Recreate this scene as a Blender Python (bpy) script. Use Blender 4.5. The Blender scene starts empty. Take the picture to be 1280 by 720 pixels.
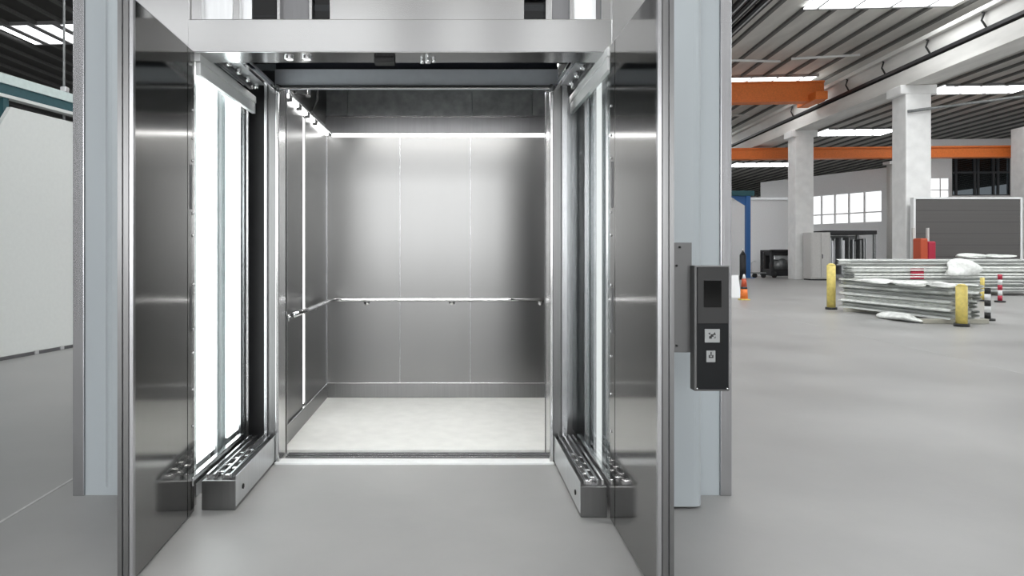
import bpy, bmesh, math, random
from mathutils import Matrix, Vector
random.seed(4)
C = bpy.context.scene.collection
F = 850.0; VX = 565.0; VY = 315.0; CH = 1.30
def X(px, Y): return (px - VX) * Y / F
def Z(py, Y): return CH + (VY - py) * Y / F
HA = math.radians(3.84)
HM = Matrix.Rotation(-HA, 4, 'Z')          # hall grid is turned a little against the lift

# ------------------------------------------------------------------ materials
MATS = {}
SKY, FRONT, WORLD, CABL = 6.6, 8.6, .8, 25.0
def newmat(name):
    m = bpy.data.materials.new(name); m.use_nodes = True
    nt = m.node_tree; nt.nodes.clear()
    out = nt.nodes.new('ShaderNodeOutputMaterial')
    return m, nt, out
def pbr(name, col, rough=.5, metal=0.0, bump=0.0, bscale=(20, 20, 20), var=0.0, aniso=0.0, spec=None,
        emit=None, estr=0, rvar=0.0, detail=4, vscale=None):
    m, nt, out = newmat(name)
    b = nt.nodes.new('ShaderNodeBsdfPrincipled'); nt.links.new(b.outputs[0], out.inputs[0])
    b.inputs['Base Color'].default_value = (*col, 1); b.inputs['Roughness'].default_value = rough
    b.inputs['Metallic'].default_value = metal
    if aniso: b.inputs['Anisotropic'].default_value = aniso
    if spec is not None: b.inputs['Specular IOR Level'].default_value = spec
    tc = nt.nodes.new('ShaderNodeTexCoord')
    mp = nt.nodes.new('ShaderNodeMapping'); mp.inputs['Scale'].default_value = vscale or bscale
    nt.links.new(tc.outputs['Object'], mp.inputs[0])
    no = nt.nodes.new('ShaderNodeTexNoise'); no.inputs['Scale'].default_value = 1; no.inputs['Detail'].default_value = detail
    nt.links.new(mp.outputs[0], no.inputs['Vector'])
    if True:
        mr = nt.nodes.new('ShaderNodeMapRange'); mr.inputs['From Min'].default_value = .3; mr.inputs['From Max'].default_value = .7
        v = max(var, 0.015)
        mr.inputs['To Min'].default_value = 1 - v; mr.inputs['To Max'].default_value = 1 + v
        nt.links.new(no.outputs['Fac'], mr.inputs['Value'])
        mx = nt.nodes.new('ShaderNodeVectorMath'); mx.operation = 'SCALE'; mx.inputs[0].default_value = col
        nt.links.new(mr.outputs[0], mx.inputs['Scale']); nt.links.new(mx.outputs[0], b.inputs['Base Color'])
    if rvar:
        r2 = nt.nodes.new('ShaderNodeMapRange'); r2.inputs['From Min'].default_value = .3; r2.inputs['From Max'].default_value = .7
        r2.inputs['To Min'].default_value = rough - rvar; r2.inputs['To Max'].default_value = rough + rvar
        nt.links.new(no.outputs['Fac'], r2.inputs['Value']); nt.links.new(r2.outputs[0], b.inputs['Roughness'])
    if bump:
        m2 = nt.nodes.new('ShaderNodeMapping'); m2.inputs['Scale'].default_value = bscale
        nt.links.new(tc.outputs['Object'], m2.inputs[0])
        n2 = nt.nodes.new('ShaderNodeTexNoise'); n2.inputs['Scale'].default_value = 1; n2.inputs['Detail'].default_value = 2
        nt.links.new(m2.outputs[0], n2.inputs['Vector'])
        bp = nt.nodes.new('ShaderNodeBump'); bp.inputs['Strength'].default_value = bump; bp.inputs['Distance'].default_value = .01
        nt.links.new(n2.outputs['Fac'], bp.inputs['Height']); nt.links.new(bp.outputs[0], b.inputs['Normal'])
    if emit:
        b.inputs['Emission Color'].default_value = (*emit, 1); b.inputs['Emission Strength'].default_value = estr
    MATS[name] = m; return m
def glassmat(name, tint=(1, 1, 1), refl=.1, rough=.0, ior=1.45):
    m, nt, out = newmat(name)
    t = nt.nodes.new('ShaderNodeBsdfTransparent'); t.inputs[0].default_value = (*tint, 1)
    g = nt.nodes.new('ShaderNodeBsdfGlossy'); g.inputs['Roughness'].default_value = rough
    f = nt.nodes.new('ShaderNodeFresnel'); f.inputs[0].default_value = ior
    mx = nt.nodes.new('ShaderNodeMixShader')
    ge = nt.nodes.new('ShaderNodeNewGeometry'); su = nt.nodes.new('ShaderNodeMath'); su.operation = 'SUBTRACT'; su.inputs[0].default_value = 1
    mu = nt.nodes.new('ShaderNodeMath'); mu.operation = 'MULTIPLY'
    nt.links.new(ge.outputs['Backfacing'], su.inputs[1]); nt.links.new(su.outputs[0], mu.inputs[0]); nt.links.new(f.outputs[0], mu.inputs[1])
    nt.links.new(mu.outputs[0], mx.inputs[0]); nt.links.new(t.outputs[0], mx.inputs[1]); nt.links.new(g.outputs[0], mx.inputs[2])
    nt.links.new(mx.outputs[0], out.inputs[0]); MATS[name] = m; return m
def lamp(name, col, s):
    m, nt, out = newmat(name)
    e = nt.nodes.new('ShaderNodeEmission'); e.inputs[0].default_value = (*col, 1); e.inputs[1].default_value = s
    nt.links.new(e.outputs[0], out.inputs[0]); MATS[name] = m; return m

pbr('steel_wall', (.18, .18, .177), .28, 1, 0, (3, 3, .5), var=.015)
pbr('steel_leaf', (.23, .227, .22), .10, 1, .015, (90, 90, .8), var=.03, vscale=(60, 60, 1))
pbr('steel_bright', (.66, .66, .66), .18, 1, 0, (1, 1, 2), var=.015)
pbr('steel_mid', (.42, .42, .43), .27, 1, .02, (60, 60, 3), var=.05)
pbr('steel_dark', (.17, .17, .175), .38, .8, .02, (60, 60, 3), var=.05)
pbr('steel_edge', (.20, .20, .20), .3, 1, .02, (80, 80, 2), var=.05)
pbr('aluminium', (.72, .73, .74), .35, .9, .02, (60, 60, 3), var=.04)
pbr('chrome', (.85, .85, .86), .12, 1)
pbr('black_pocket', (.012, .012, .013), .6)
pbr('rubber', (.02, .02, .02), .7)
pbr('blue_panel', (.375, .41, .43), .38, 0, .01, (3, 3, 1), var=.02)
pbr('white_paint', (.78, .79, .79), .45, 0, .01, (8, 8, 2), var=.03)
pbr('beam_bluegrey', (.62, .65, .70), .45, .2, var=.03)
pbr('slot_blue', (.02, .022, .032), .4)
pbr('cab_floor', (.80, .80, .77), .35, 0, .02, (60, 60, 60), var=.05, vscale=(9, 9, 9))
pbr('grille', (.09, .09, .095), .5, .3, var=.1)
pbr('panel_black', (.008, .009, .010), .35, spec=.2)
pbr('panel_grey', (.13, .13, .13), .4, .3)
pbr('plate_dark', (.035, .035, .035), .45, spec=.3)
pbr('display', (.004, .004, .004), .08)
pbr('button', (.33, .34, .34), .45, .2)
pbr('concrete', (.325, .322, .316), .38, 0, .04, (14, 14, 14), var=.15, rvar=.06, vscale=(.9, .9, .9), detail=9)
pbr('joint', (.56, .56, .55), .5, var=.1)
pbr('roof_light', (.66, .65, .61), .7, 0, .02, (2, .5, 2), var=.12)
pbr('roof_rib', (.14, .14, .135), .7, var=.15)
pbr('roof_shaded', (.055, .055, .052), .7, 0, .02, (2, .5, 2), var=.12)  # left bay deck: its dim lighting is put into the base colour
pbr('concrete_white', (.80, .80, .79), .7, 0, .1, (3, 3, 3), var=.06)
pbr('beam_white', (.76, .75, .72), .6, 0, .1, (3, 1, 3), var=.14, vscale=(2, .4, 2))
pbr('orange', (.80, .20, .035), .5, var=.1)
pbr('front_wall', (.16, .16, .16), .7, var=.03)
pbr('wall_white', (.86, .87, .88), .7, var=.03)
pbr('partition_white', (.70, .72, .70), .55, var=.02)
pbr('teal_dark', (.01, .07, .085), .5, var=.1)
pbr('teal_light', (.62, .72, .70), .5, var=.05)
pbr('teal_edge', (.30, .50, .52), .4)
pbr('shutter', (.095, .090, .088), .6, 0, .05, (.1, .1, 10), var=.06)
pbr('window_frame_dark', (.03, .035, .04), .5)
pbr('blue_post', (.015, .10, .30), .45, var=.08)
pbr('machine_black', (.02, .02, .022), .5, var=.2)
pbr('machine_grey', (.28, .29, .29), .45, .5, var=.2, bscale=(12, 12, 12))
pbr('cabinet_grey', (.60, .59, .57), .55, .2, var=.05)
pbr('yellow', (.74, .60, .17), .5, var=.12, bscale=(15, 15, 15))
pbr('red', (.42, .02, .05), .5)
pbr('red_orange', (.50, .08, .03), .5)
pbr('galvanised', (.62, .64, .62), .45, .3, .1, (4, 4, 4), var=.18, vscale=(3, 3, 14))
pbr('film', (.84, .86, .83), .35, 0, .9, (9, 9, 9), var=.15)
pbr('timber', (.45, .44, .38), .7, 0, .2, (3, 12, 12), var=.2)
pbr('black_paint', (.02, .02, .02), .5)
pbr('skylight_frame', (.3, .3, .3), .6)
glassmat('glass', (.90, .93, .93)); glassmat('window_glass', (.93, .95, .96))
glassmat('smoked_glass', (.35, .38, .40))
glassmat('dark_glass', (.12, .14, .16))
lamp('skylight_glass', (.97, .99, 1), SKY)
lamp('daylight_glass', (.98, .99, 1), 1.3)
lamp('front_fill', (.98, .99, 1), FRONT)  # glow of the added panes behind the camera
lamp('front_fill_dim', (.98, .99, 1), 1.35)  # weaker glow of the added upper panes, for the header reflection
lamp('led', (1, 1, .99), 6.0)
lamp('led_soft', (1, 1, .99), 1.3)
lamp('led_ceiling', (1, .995, .98), CABL)

# ------------------------------------------------------------------ builders
WM = {}
def wm(o): return WM.get(o.name, Matrix.Identity(4))
class MB:
    def __init__(s, M=None): s.bm = bmesh.new(); s.M = M or Matrix.Identity(4)
    def _merge(s, t, smooth=False):
        for f in t.faces: f.smooth = smooth
        bmesh.ops.recalc_face_normals(t, faces=t.faces)
        me = bpy.data.meshes.new('t'); t.to_mesh(me); t.free(); s.bm.from_mesh(me); bpy.data.meshes.remove(me)
    def box(s, x0, x1, y0, y1, z0, z1, bev=0, seg=2, M=None, mi=0):
        t = bmesh.new(); bmesh.ops.create_cube(t, size=1)
        sx, sy, sz = abs(x1-x0), abs(y1-y0), abs(z1-z0)
        for v in t.verts: v.co = Vector(((x0+x1)/2+v.co.x*sx, (y0+y1)/2+v.co.y*sy, (z0+z1)/2+v.co.z*sz))
        if bev:
            bev = min(bev, .45*min(sx, sy, sz))
            bmesh.ops.bevel(t, geom=list(t.edges), offset=bev, segments=seg, affect='EDGES', profile=.5)
        if M: t.transform(M)
        for f in t.faces: f.material_index = mi
        s._merge(t); return s
    def cyl(s, p, q, r, n=16, r2=None, smooth=True):
        p = Vector(p); q = Vector(q); d = q-p; t = bmesh.new()
        bmesh.ops.create_cone(t, cap_ends=True, segments=n, radius1=r, radius2=r if r2 is None else r2, depth=d.length)
        t.transform(Matrix.Translation((p+q)/2) @ d.to_track_quat('Z', 'Y').to_matrix().to_4x4())
        s._merge(t, smooth)
        return s
    def tube(s, pts, r, n=10):
        P = [Vector(p) for p in pts]; t = bmesh.new(); rings = []
        up = Vector((0, 0, 1))
        for i, p in enumerate(P):
            d = (P[min(i+1, len(P)-1)] - P[max(i-1, 0)]).normalized()
            a = d.cross(up)
            if a.length < 1e-3: a = d.cross(Vector((1, 0, 0)))
            a.normalize(); b = d.cross(a)
            rings.append([t.verts.new(p + r*(math.cos(k*2*math.pi/n)*a + math.sin(k*2*math.pi/n)*b)) for k in range(n)])
        for A, B in zip(rings, rings[1:]):
            for k in range(n): t.faces.new((A[k], A[(k+1) % n], B[(k+1) % n], B[k]))
        t.faces.new(rings[0]); t.faces.new(rings[-1][::-1]); s._merge(t, True); return s
    def prism(s, poly, axis, a, b, bev=0):
        """poly in the two other axes; extruded along axis from a to b"""
        t = bmesh.new()
        def mk(u, v, w):
            return {'x': (w, u, v), 'y': (u, w, v), 'z': (u, v, w)}[axis]
        A = [t.verts.new(mk(u, v, a)) for u, v in poly]; B = [t.verts.new(mk(u, v, b)) for u, v in poly]
        t.faces.new(A); t.faces.new(B[::-1]); n = len(poly)
        for i in range(n): t.faces.new((A[i], A[(i+1) % n], B[(i+1) % n], B[i]))
        if bev: bmesh.ops.bevel(t, geom=list(t.edges), offset=bev, segments=2, affect='EDGES')
        s._merge(t); return s
    def build(s, name, mat, parent=None, local=False, **kw):
        if not local: s.bm.transform(s.M)
        if parent is not None and not local: s.bm.transform(wm(parent).inverted())
        me = bpy.data.meshes.new(name); s.bm.to_mesh(me); s.bm.free()
        o = bpy.data.objects.new(name, me); C.objects.link(o); [me.materials.append(MATS[q]) for q in mat.split('|')]
        if parent is not None: o.parent = parent; WM[o.name] = wm(parent).copy()
        for k, v in kw.items(): o[k] = v
        return o
def thing(name, label, cat, loc=(0, 0, 0), rot=0, group=None):
    o = bpy.data.objects.new(name, None); C.objects.link(o); o.empty_display_size = .1
    o.location = loc; o.rotation_euler = (0, 0, rot); o['label'] = label; o['category'] = cat
    if group: o['group'] = group
    WM[o.name] = Matrix.Translation(loc) @ Matrix.Rotation(rot, 4, 'Z'); return o
def tag(o, label, cat, group=None):
    o['label'] = label; o['category'] = cat
    if group: o['group'] = group
    return o
def struct(o): o['kind'] = 'structure'; return o
def copy_tree(o, parent=None):
    c = o.copy(); C.objects.link(c)
    if parent: c.parent = parent
    for ch in [k for k in bpy.data.objects if k.parent == o]: copy_tree(ch, c)
    return c

# ================================================================== HALL
struct(MB(HM).box(-60, 60, -30, 100, -.3, 0).build('floor', 'concrete'))
struct(MB().box(-2.18, -2.165, .5, 12, 0, .002).build('trim_1', 'joint'))
struct(MB(HM).box(5.6, 5.606, -3, 30, 0, .0015).build('trim_2', 'joint'))

# roof deck: ribbed sheets in bands, skylight strips between
ZR = 9.3; VB = -14.0
def deck(u0, u1, v0, v1, mb, step=1.0):
    mb.box(u0, u1, v0, v1, ZR, ZR+.12)
    u = math.ceil(u0/step)*step
    while u < u1 - .1:
        mb.box(u-.06, u+.06, v0, v1, ZR-.10, ZR, mi=1)
        u += step
def bay(u0, u1, skies, mb):
    """deck with rectangular glazed openings (v0, v1, ua, ub)"""
    v = VB
    for (a, b, ua, ub) in sorted(skies):
        if a > v: deck(u0, u1, v, a, mb)
        u = u0
        if ua > u0: deck(u0, ua, a, b, mb)
        if ub < u1: deck(ub, u1, a, b, mb)
        v = b
    deck(u0, u1, v, 100, mb)
SKY_R = [(-6, -2, 14.6, 45), (13, 18, 14.6, 45), (33.9, 35.7, 21.3, 25.6), (45.4, 48, 21.3, 26), (62, 65, 21.3, 27)]  # near strips out of view are added to light the hall
SKY_M = [(-6, -2.5, -3, 14.6), (6, 8, -3, 4), (13, 17, -3, 14.6), (20.2, 22.9, 9.95, 14.6), (31.6, 33.1, -3, 14.4), (45, 48, -3, 14), (61, 64.5, -3, 14)]
SKY_L = [(-6, -3, -40, -3), (22.6, 24.8, -17.6, -3), (42, 44, -40, -3)]
right_bay = MB(HM)
bay(14.6, 60, SKY_R, right_bay); bay(-3, 14.6, SKY_M, right_bay)
roof = struct(right_bay.build('ceiling', 'roof_light|roof_rib'))
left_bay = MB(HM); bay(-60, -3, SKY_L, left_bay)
o = struct(left_bay.build('ceiling_shaded', 'roof_shaded|roof_rib', roof))
n = 0
for sk in (SKY_R, SKY_M, SKY_L):
    for a, b, ua, ub in sk:
        n += 1
        w = struct(MB(HM).box(ua, ub, a, b, ZR-.08, ZR-.06).build('window_%d' % n, 'skylight_glass'))
        f = MB(HM).box(ua, ub, a-.05, a+.05, ZR-.11, ZR+.02).box(ua, ub, b-.05, b+.05, ZR-.11, ZR+.02)
        st = .9 if ub < 0 else 1.15; hw = .14 if ub < 0 else .03
        u = math.ceil(ua/st)*st
        while u < ub: f.box(u-hw, u+hw, a, b, ZR-.12, ZR-.07); u += st
        f.build('window_frame', 'skylight_frame', w)
# pale cross struts under the roof
for i, v in enumerate((17.8, 27.5, 39)):
    m = MB(HM)
    for k in range(6):
        m.cyl((-2+k*2.7, v, ZR-.42), (-2+(k+1)*2.7-.3, v+.35*(-1)**k, ZR-.42), .05, 8)
    tag(m.build('roof_bracing', 'concrete_white'), ['pale roof bracing rods nearest the lift, under the grey roof deck',
        'pale roof bracing rods under the roof between the first two skylights', 'pale roof bracing rods beyond the second skylight strip'][i], 'bracing')

# far end + side walls
struct(MB(HM).box(-60, 60, 100, 100.4, 0, ZR).build('wall_back', 'wall_white'))
wr = MB(HM)      # right end wall with shutter door and upper glazing
vW = 41.0
def hu(px, v):   # hall u for picture column px at hall v
    t = (px-VX)/F; ta = math.tan(math.atan(t) - HA); return v*ta
def hY(u, v): return -u*math.sin(HA) + v*math.cos(HA)
def hz(py, u, v): return CH + (VY-py)*hY(u, v)/F
uS0, uS1 = hu(1146, vW), hu(1274, vW); zS = 4.35
uW0, uW1 = hu(1190, vW), hu(1263, vW); zW0, zW1 = 4.55, 7.2
u0 = hu(1121, vW)
uB0, uB1, zB0, zB1 = hu(1162, vW), hu(1186, vW), 4.2, 5.55
wr.box(u0, 60, vW, vW+.3, 0, zB0).box(u0, uB0, vW, vW+.3, zB0, 7.8).box(uB0, uB1, vW, vW+.3, zB1, 7.8).box(uB1, uW0, vW, vW+.3, zB0, 7.8)
wr.box(uW0, uW1, vW, vW+.3, zB0, zW0).box(uW1, 60, vW, vW+.3, zB0, 7.8).box(uW0, uW1, vW, vW+.3, zW1, 7.8)
struct(wr.build('wall_right', 'wall_white'))
wb = struct(MB(HM).box(uB0, uB1, vW+.1, vW+.13, zB0, zB1).build('window_20', 'daylight_glass'))
MB(HM).box(uB0, uB1, vW+.04, vW+.1, 4.85, 4.9).box(uB0+.6, uB0+.65, vW+.04, vW+.1, zB0, zB1).build('window_frame', 'white_paint', wb)
yB = 22.9; bx0, bx1 = X(1144, yB), X(1275, yB); bz = Z(249, yB)
t = thing('dark_booth', 'dark grey booth wall with thin white frame behind the far guard rail stack', 'booth', ((bx0+bx1)/2, yB, 0))
MB().box(bx0, bx1, yB, yB+.12, 0, bz, .01).build('panel', 'shutter', t)
MB().box(bx0-.07, bx0, yB-.03, yB+.15, 0, bz+.06, .005).box(bx1, bx1+.07, yB-.03, yB+.15, 0, bz+.06, .005).box(bx0, bx1, yB-.03, yB+.15, bz, bz+.07, .005).build('frame', 'white_paint', t)
for k in range(1, 8):
    zz = bz*k/8; MB().box(bx0, bx1, yB-.004, yB, zz-.004, zz+.004).build('panel_joint', 'machine_black', t)
wn = struct(MB(HM).box(uW0, uW1, vW+.1, vW+.13, zW0, zW1).build('window_21', 'smoked_glass'))
wf = MB(HM)
for f in (0, .08, .40, .46, .72, .80, 1): wf.box(uW0+f*(uW1-uW0)-.06, uW0+f*(uW1-uW0)+.06, vW+.02, vW+.1, zW0, zW1)
for f in (0, .5, 1): wf.box(uW0, uW1, vW+.03, vW+.09, zW0+f*(zW1-zW0)-.05, zW0+f*(zW1-zW0)+.05)
wf.build('window_frame', 'window_frame_dark', wn)

# obliquely standing wall with the band of bright windows
P1 = Vector((23.7, 37.0, 0)); dd = Vector((-.418, 1, 0)).normalized()
ang = math.atan2(dd.y, dd.x)
WMx = Matrix.Translation(P1) @ Matrix.Rotation(ang, 4, 'Z')
LW = 8.6
a0, a1, z0, z1 = .35, 5.6, 2.95, 4.7
m = MB(WMx).box(0, LW, -.3, 0, 0, z0).box(0, LW, -.3, 0, z1, 5.9).box(0, a0, -.3, 0, z0, z1).box(a1, LW, -.3, 0, z0, z1)
struct(m.build('wall_side', 'wall_white'))
wn = struct(MB(WMx).box(a0, a1, -.18, -.16, z0, z1).build('window_22', 'daylight_glass'))
wf = MB(WMx)
for f in (0, .2, .38, .55, .72, .86, 1): wf.box(a0+f*(a1-a0)-.05, a0+f*(a1-a0)+.05, -.22, -.08, z0, z1)
for f in (0, .33, 1): wf.box(a0, a1, -.21, -.09, z0+f*(z1-z0)-.035, z0+f*(z1-z0)+.035)
wf.build('window_frame', 'white_paint', wn)

# unseen wall behind the camera; window bands added to light and reflect in steel
m = MB(HM)
for a, b in ((0, 1.0), (5.0, 7.1), (9.1, ZR)): m.box(-40, 40, VB-.3, VB, a, b)
m.box(-40, -17, VB-.3, VB, 0, ZR).box(17, 40, VB-.3, VB, 0, ZR).box(-17, -7.5, VB-.3, VB, 1, 5).box(7.5, 17, VB-.3, VB, 1, 5)
struct(m.build('wall_front', 'front_wall'))
nw = 22
for a, b in ((1.0, 5.0), (7.1, 9.1)):
    nw += 1
    W2 = 7.5 if a < 2 else 17
    w = struct(MB(HM).box(-W2, W2, VB-.2, VB-.16, a, b).build('window_%d' % nw, 'front_fill' if a < 2 else 'front_fill_dim'))
    f = MB(HM)
    if a > 2:
        for p, q_ in ((-17, -16.7), (-11.4, -11.1), (-5.9, -5.6), (-.8, .5), (1.9, 3.1), (4.9, 7.2), (11.9, 12.2), (16.7, 17)): f.box(p, q_, VB-.16, VB-.02, a, b)  # dark piers placed to put bands into the header's reflection
    for k in range(0 if a > 2 else 5): f.box(-W2+k*2*W2/(11 if a > 2 else 4)-.22, -W2+k*2*W2/(11 if a > 2 else 4)+.22, VB-.16, VB-.02, a, b)
    f.build('window_frame', 'white_paint' if a < 2 else 'front_wall', w)
# columns of the hall
def column(u, v, w, h, label, grp=None, cap=True):
    p = HM @ Vector((u, v, 0))
    t = thing('concrete_column', label, 'column', (p.x, p.y, 0), -HA, grp)
    MB().box(-w/2, w/2, -w/2, w/2, 0, h, .03).build('shaft', 'concrete_white', t, local=True)
    if cap: MB().box(-w*.72, w*.72, -w/2-.02, w/2+.02, h-.32, h, .03).build('corbel', 'concrete_white', t, local=True)
    return t
UC = 14.43
column(UC, 33.5, .84, 7.05, 'white concrete column standing left of the grey cabinet booth')
column(UC, 24.8, .84, 7.05, 'white concrete column rising behind the barrier stacks, nearest and widest one')
column(UC, 16.1, .84, 7.05, 'white concrete column nearest the camera, outside the right edge of the picture')
column(hu(1283, 37), 37, .9, 7.7, 'white concrete column right of the dark booth at the picture edge', cap=False)
t = thing('round_column', 'slim pale column at the end of the bright window band', 'column', (23.42, 36.2, 0))
MB().cyl((23.42, 36.2, 0), (23.42, 36.2, 5.95), .24, 20).build('shaft', 'cabinet_grey', t)
MB().box(23.12, 23.72, 35.9, 36.5, 5.95, 6.1).build('corbel', 'concrete_white', t)
# crane runway beam on the columns
t = thing('runway_beam', 'long white concrete crane runway beam resting on the row of columns', 'beam', tuple(HM @ Vector((UC, 20, 7.05))), -HA)
MB(HM).prism([(UC-.45, 7.05), (UC+.45, 7.05), (UC+.45, 7.55), (UC+.14, 7.7), (UC-.14, 7.7), (UC-.45, 7.55)], 'y', 4, 98).build('bottom_flange', 'beam_white', t)
MB(HM).box(UC-.14, UC+.14, 4, 98, 7.7, 8.35).build('web', 'beam_white', t)
MB(HM).box(UC-.3, UC+.3, 4, 98, 8.35, 8.5, .02).build('top_flange', 'beam_white', t)
MB(HM).box(UC-.47, UC-.15, 4, 98, 7.64, 7.74).build('rail', 'machine_black', t)
for k in range(9):
    v = 13+k*2.6
    MB(HM).tube([(UC-.2, v, 7.8), (UC-.26, v+.15, 8.1), (UC-.22, v+.1, 8.3), (UC-.18, v+.4, 8.46)], .03, 6).build('cable', 'rubber', t)
# orange crane girders
def girder(u0, u1, v, z0, z1, label):
    t = thing('crane_girder', label, 'crane', tuple(HM @ Vector(((u0+u1)/2, v, z0))), -HA)
    MB(HM).box(u0, u1, v-.22, v+.22, z0+.08, z1-.08).build('girder_body', 'orange', t)
    MB(HM).box(u0, u1, v-.3, v+.3, z0, z0+.08).box(u0, u1, v-.3, v+.3, z1-.08, z1).build('flange', 'orange', t)
    for u in (u0+.4, u1-.4):
        MB(HM).box(u-.25, u+.25, v-.9, v+.9, z0-.05, z0+.3, .03).build('end_truck', 'orange', t)
    return t
girder(-2, UC-.55, 30.2, 7.72, 8.6, 'orange crane girder crossing the roof, nearer and higher of the two')
girder(UC-6, 31.5, 38.2, 6.35, 6.95, 'orange crane girder running behind both white columns, farther and lower one')
# service pipe in the right bay
t = MB(HM).tube([(UC-.40, 24.31, 6.12), (UC+3, 23.6, 6.45), (UC+9, 22.8, 6.9), (UC+18, 22, 7.4)], .05, 8).build('service_pipe', 'machine_grey')
tag(t, 'thin grey pipe running from the nearest column towards the right', 'pipe')
t = thing('ceiling_lamp', 'round white lamp hanging beside the runway beam in the right bay', 'lamp', tuple(HM @ Vector((20.2, 24, 8.2))))
q = HM @ Vector((20.2, 24, 8.2))
MB().cyl((q.x, q.y, q.z), (q.x, q.y, q.z+.32), .45, 20, .16).build('shade', 'white_paint', t)
MB().cyl((q.x, q.y, q.z+.3), (q.x, q.y, ZR-.05), .02, 8).build('rod', 'machine_black', t)
# black cable trays up by the lift
for i, (u, z) in enumerate(((7.4, 8.85), (7.75, 8.9), (8.1, 8.85))):
    t = thing('cable_tray', ['black cable tray under the roof, closest to the lift', 'black cable tray between two others above the lift',
               'black cable tray under the roof, farthest right of the three'][i], 'cable tray', tuple(HM @ Vector((u, 10, z))), -HA)
    MB(HM).box(u-.14, u+.14, 6, 60, z, z+.02).box(u-.14, u-.12, 6, 60, z, z+.1).box(u+.12, u+.14, 6, 60, z, z+.1).build('tray', 'machine_black', t)
    MB(HM).tube([(u, 6, z-.02), (u, 60, z-.02)], .025, 8).build('cable', 'aluminium', t)
    for k in range(6): MB(HM).box(u-.01, u+.01, 14+k*8, 14.02+k*8, z+.02, ZR-.01).build('hanger', 'machine_black', t)

# white partition far left of the right-hand view
t = thing('partition_wall', 'white low partition wall behind the blue post', 'partition', (13, 37, 0))
MB().box(6, 18.8, 37.2, 37.35, 0, 4.15).build('panel', 'wall_white', t)
MB().box(5.95, 18.85, 37.12, 37.4, 4.15, 4.28).build('cap_rail', 'aluminium', t)
# blue jib post
px = X(934.5, 34)
t = thing('jib_crane', 'blue steel post with a short dark arm before the white partition', 'crane', (px, 34, 0))
MB().box(px-.11, px+.11, 33.9, 34.1, 0, 4.25, .01).build('post', 'blue_post', t)
MB().box(px-.25, px+.25, 33.75, 34.25, 0, .03).build('base_plate', 'blue_post', t)
MB().box(px-3.0, px+.3, 33.88, 34.12, 4.1, 4.36, .02).build('arm', 'teal_dark', t)
MB().prism([(px-.9, 4.1), (px-.1, 4.1), (px-.1, 3.6)], 'y', 33.97, 34.03).build('gusset', 'blue_post', t)
# black machine by the white column
t = thing('compressor', 'black framed machine with grey motor left of the white column', 'machine', (X(974, 34.6), 34.6, 0))
x0, x1 = X(957, 34.6), X(991, 34.6)
MB().box(x0, x0+.14, 34, 34.2, .1, 1.4, .02).box(x1-.14, x1, 34, 34.2, .1, 1.4, .02).box(x0, x1, 34, 34.2, 1.28, 1.42, .03).box(x0, x0+.1, 34.2, 35.2, 1.3, 1.4).box(x1-.1, x1, 34.2, 35.2, 1.3, 1.4).box(x0, x0+.1, 35.1, 35.2, .1, 1.4).box(x1-.1, x1, 35.1, 35.2, .1, 1.4).build('frame', 'machine_black', t)
MB().box(x0+.05, x1-.05, 34.05, 35.15, .1, .44, .03).build('chassis', 'machine_black', t)
MB().box(x0+.1, x1-.1, 34.9, 35.1, .1, 1.3, .02).build('rear_cover', 'machine_black', t)
MB().box(x0+.1, x1-.1, 34.05, 34.9, 1.12, 1.3, .04).build('hood', 'machine_black', t)
MB().cyl((x0+.25, 34.5, .62), (x1-.25, 34.5, .62), .28, 20).build('motor', 'machine_grey', t)
MB().box(x0+.3, x1-.35, 34.3, 34.7, .9, 1.15, .03).build('manifold', 'aluminium', t)
MB().cyl(((x0+x1)/2, 34.25, .75), ((x0+x1)/2, 34.36, .75), .22, 20).build('fan_cover', 'machine_grey', t)
for s in (x0+.2, x1-.2): MB().cyl((s-.06, 34.1, .16), (s+.06, 34.1, .16), .16, 16).build('wheel', 'rubber', t)
# small trolley left of it
xx = X(947, 34.2)
t = thing('hand_trolley', 'small grey wheeled trolley beside the black machine', 'trolley', (xx, 34.2, 0))
MB().box(xx-.32, xx+.32, 33.95, 34.45, .22, .28, .01).build('platform', 'machine_grey', t)
MB().tube([(xx-.3, 34.2, .28), (xx-.32, 34.2, .75), (xx-.2, 34.2, .85), (xx-.1, 34.2, .8)], .02, 8).build('handle', 'aluminium', t)
for s in (-.22, .22): MB().cyl((xx+s, 34.0, .12), (xx+s, 34.06, .12), .12, 16).build('wheel', 'rubber', t)
# dark oxygen cylinder by blue post
xx = X(928.5, 32)
t = thing('gas_cylinder', 'black gas cylinder standing left of the blue post', 'cylinder', (xx, 32, 0))
MB().cyl((xx, 32, 0), (xx, 32, 1.15), .14, 20).cyl((xx, 32, 1.15), (xx, 32, 1.32), .14, 20, .05).build('tank', 'machine_black', t)
MB().cyl((xx, 32, 1.32), (xx, 32, 1.44), .04, 12).build('valve', 'chrome', t)
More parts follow.
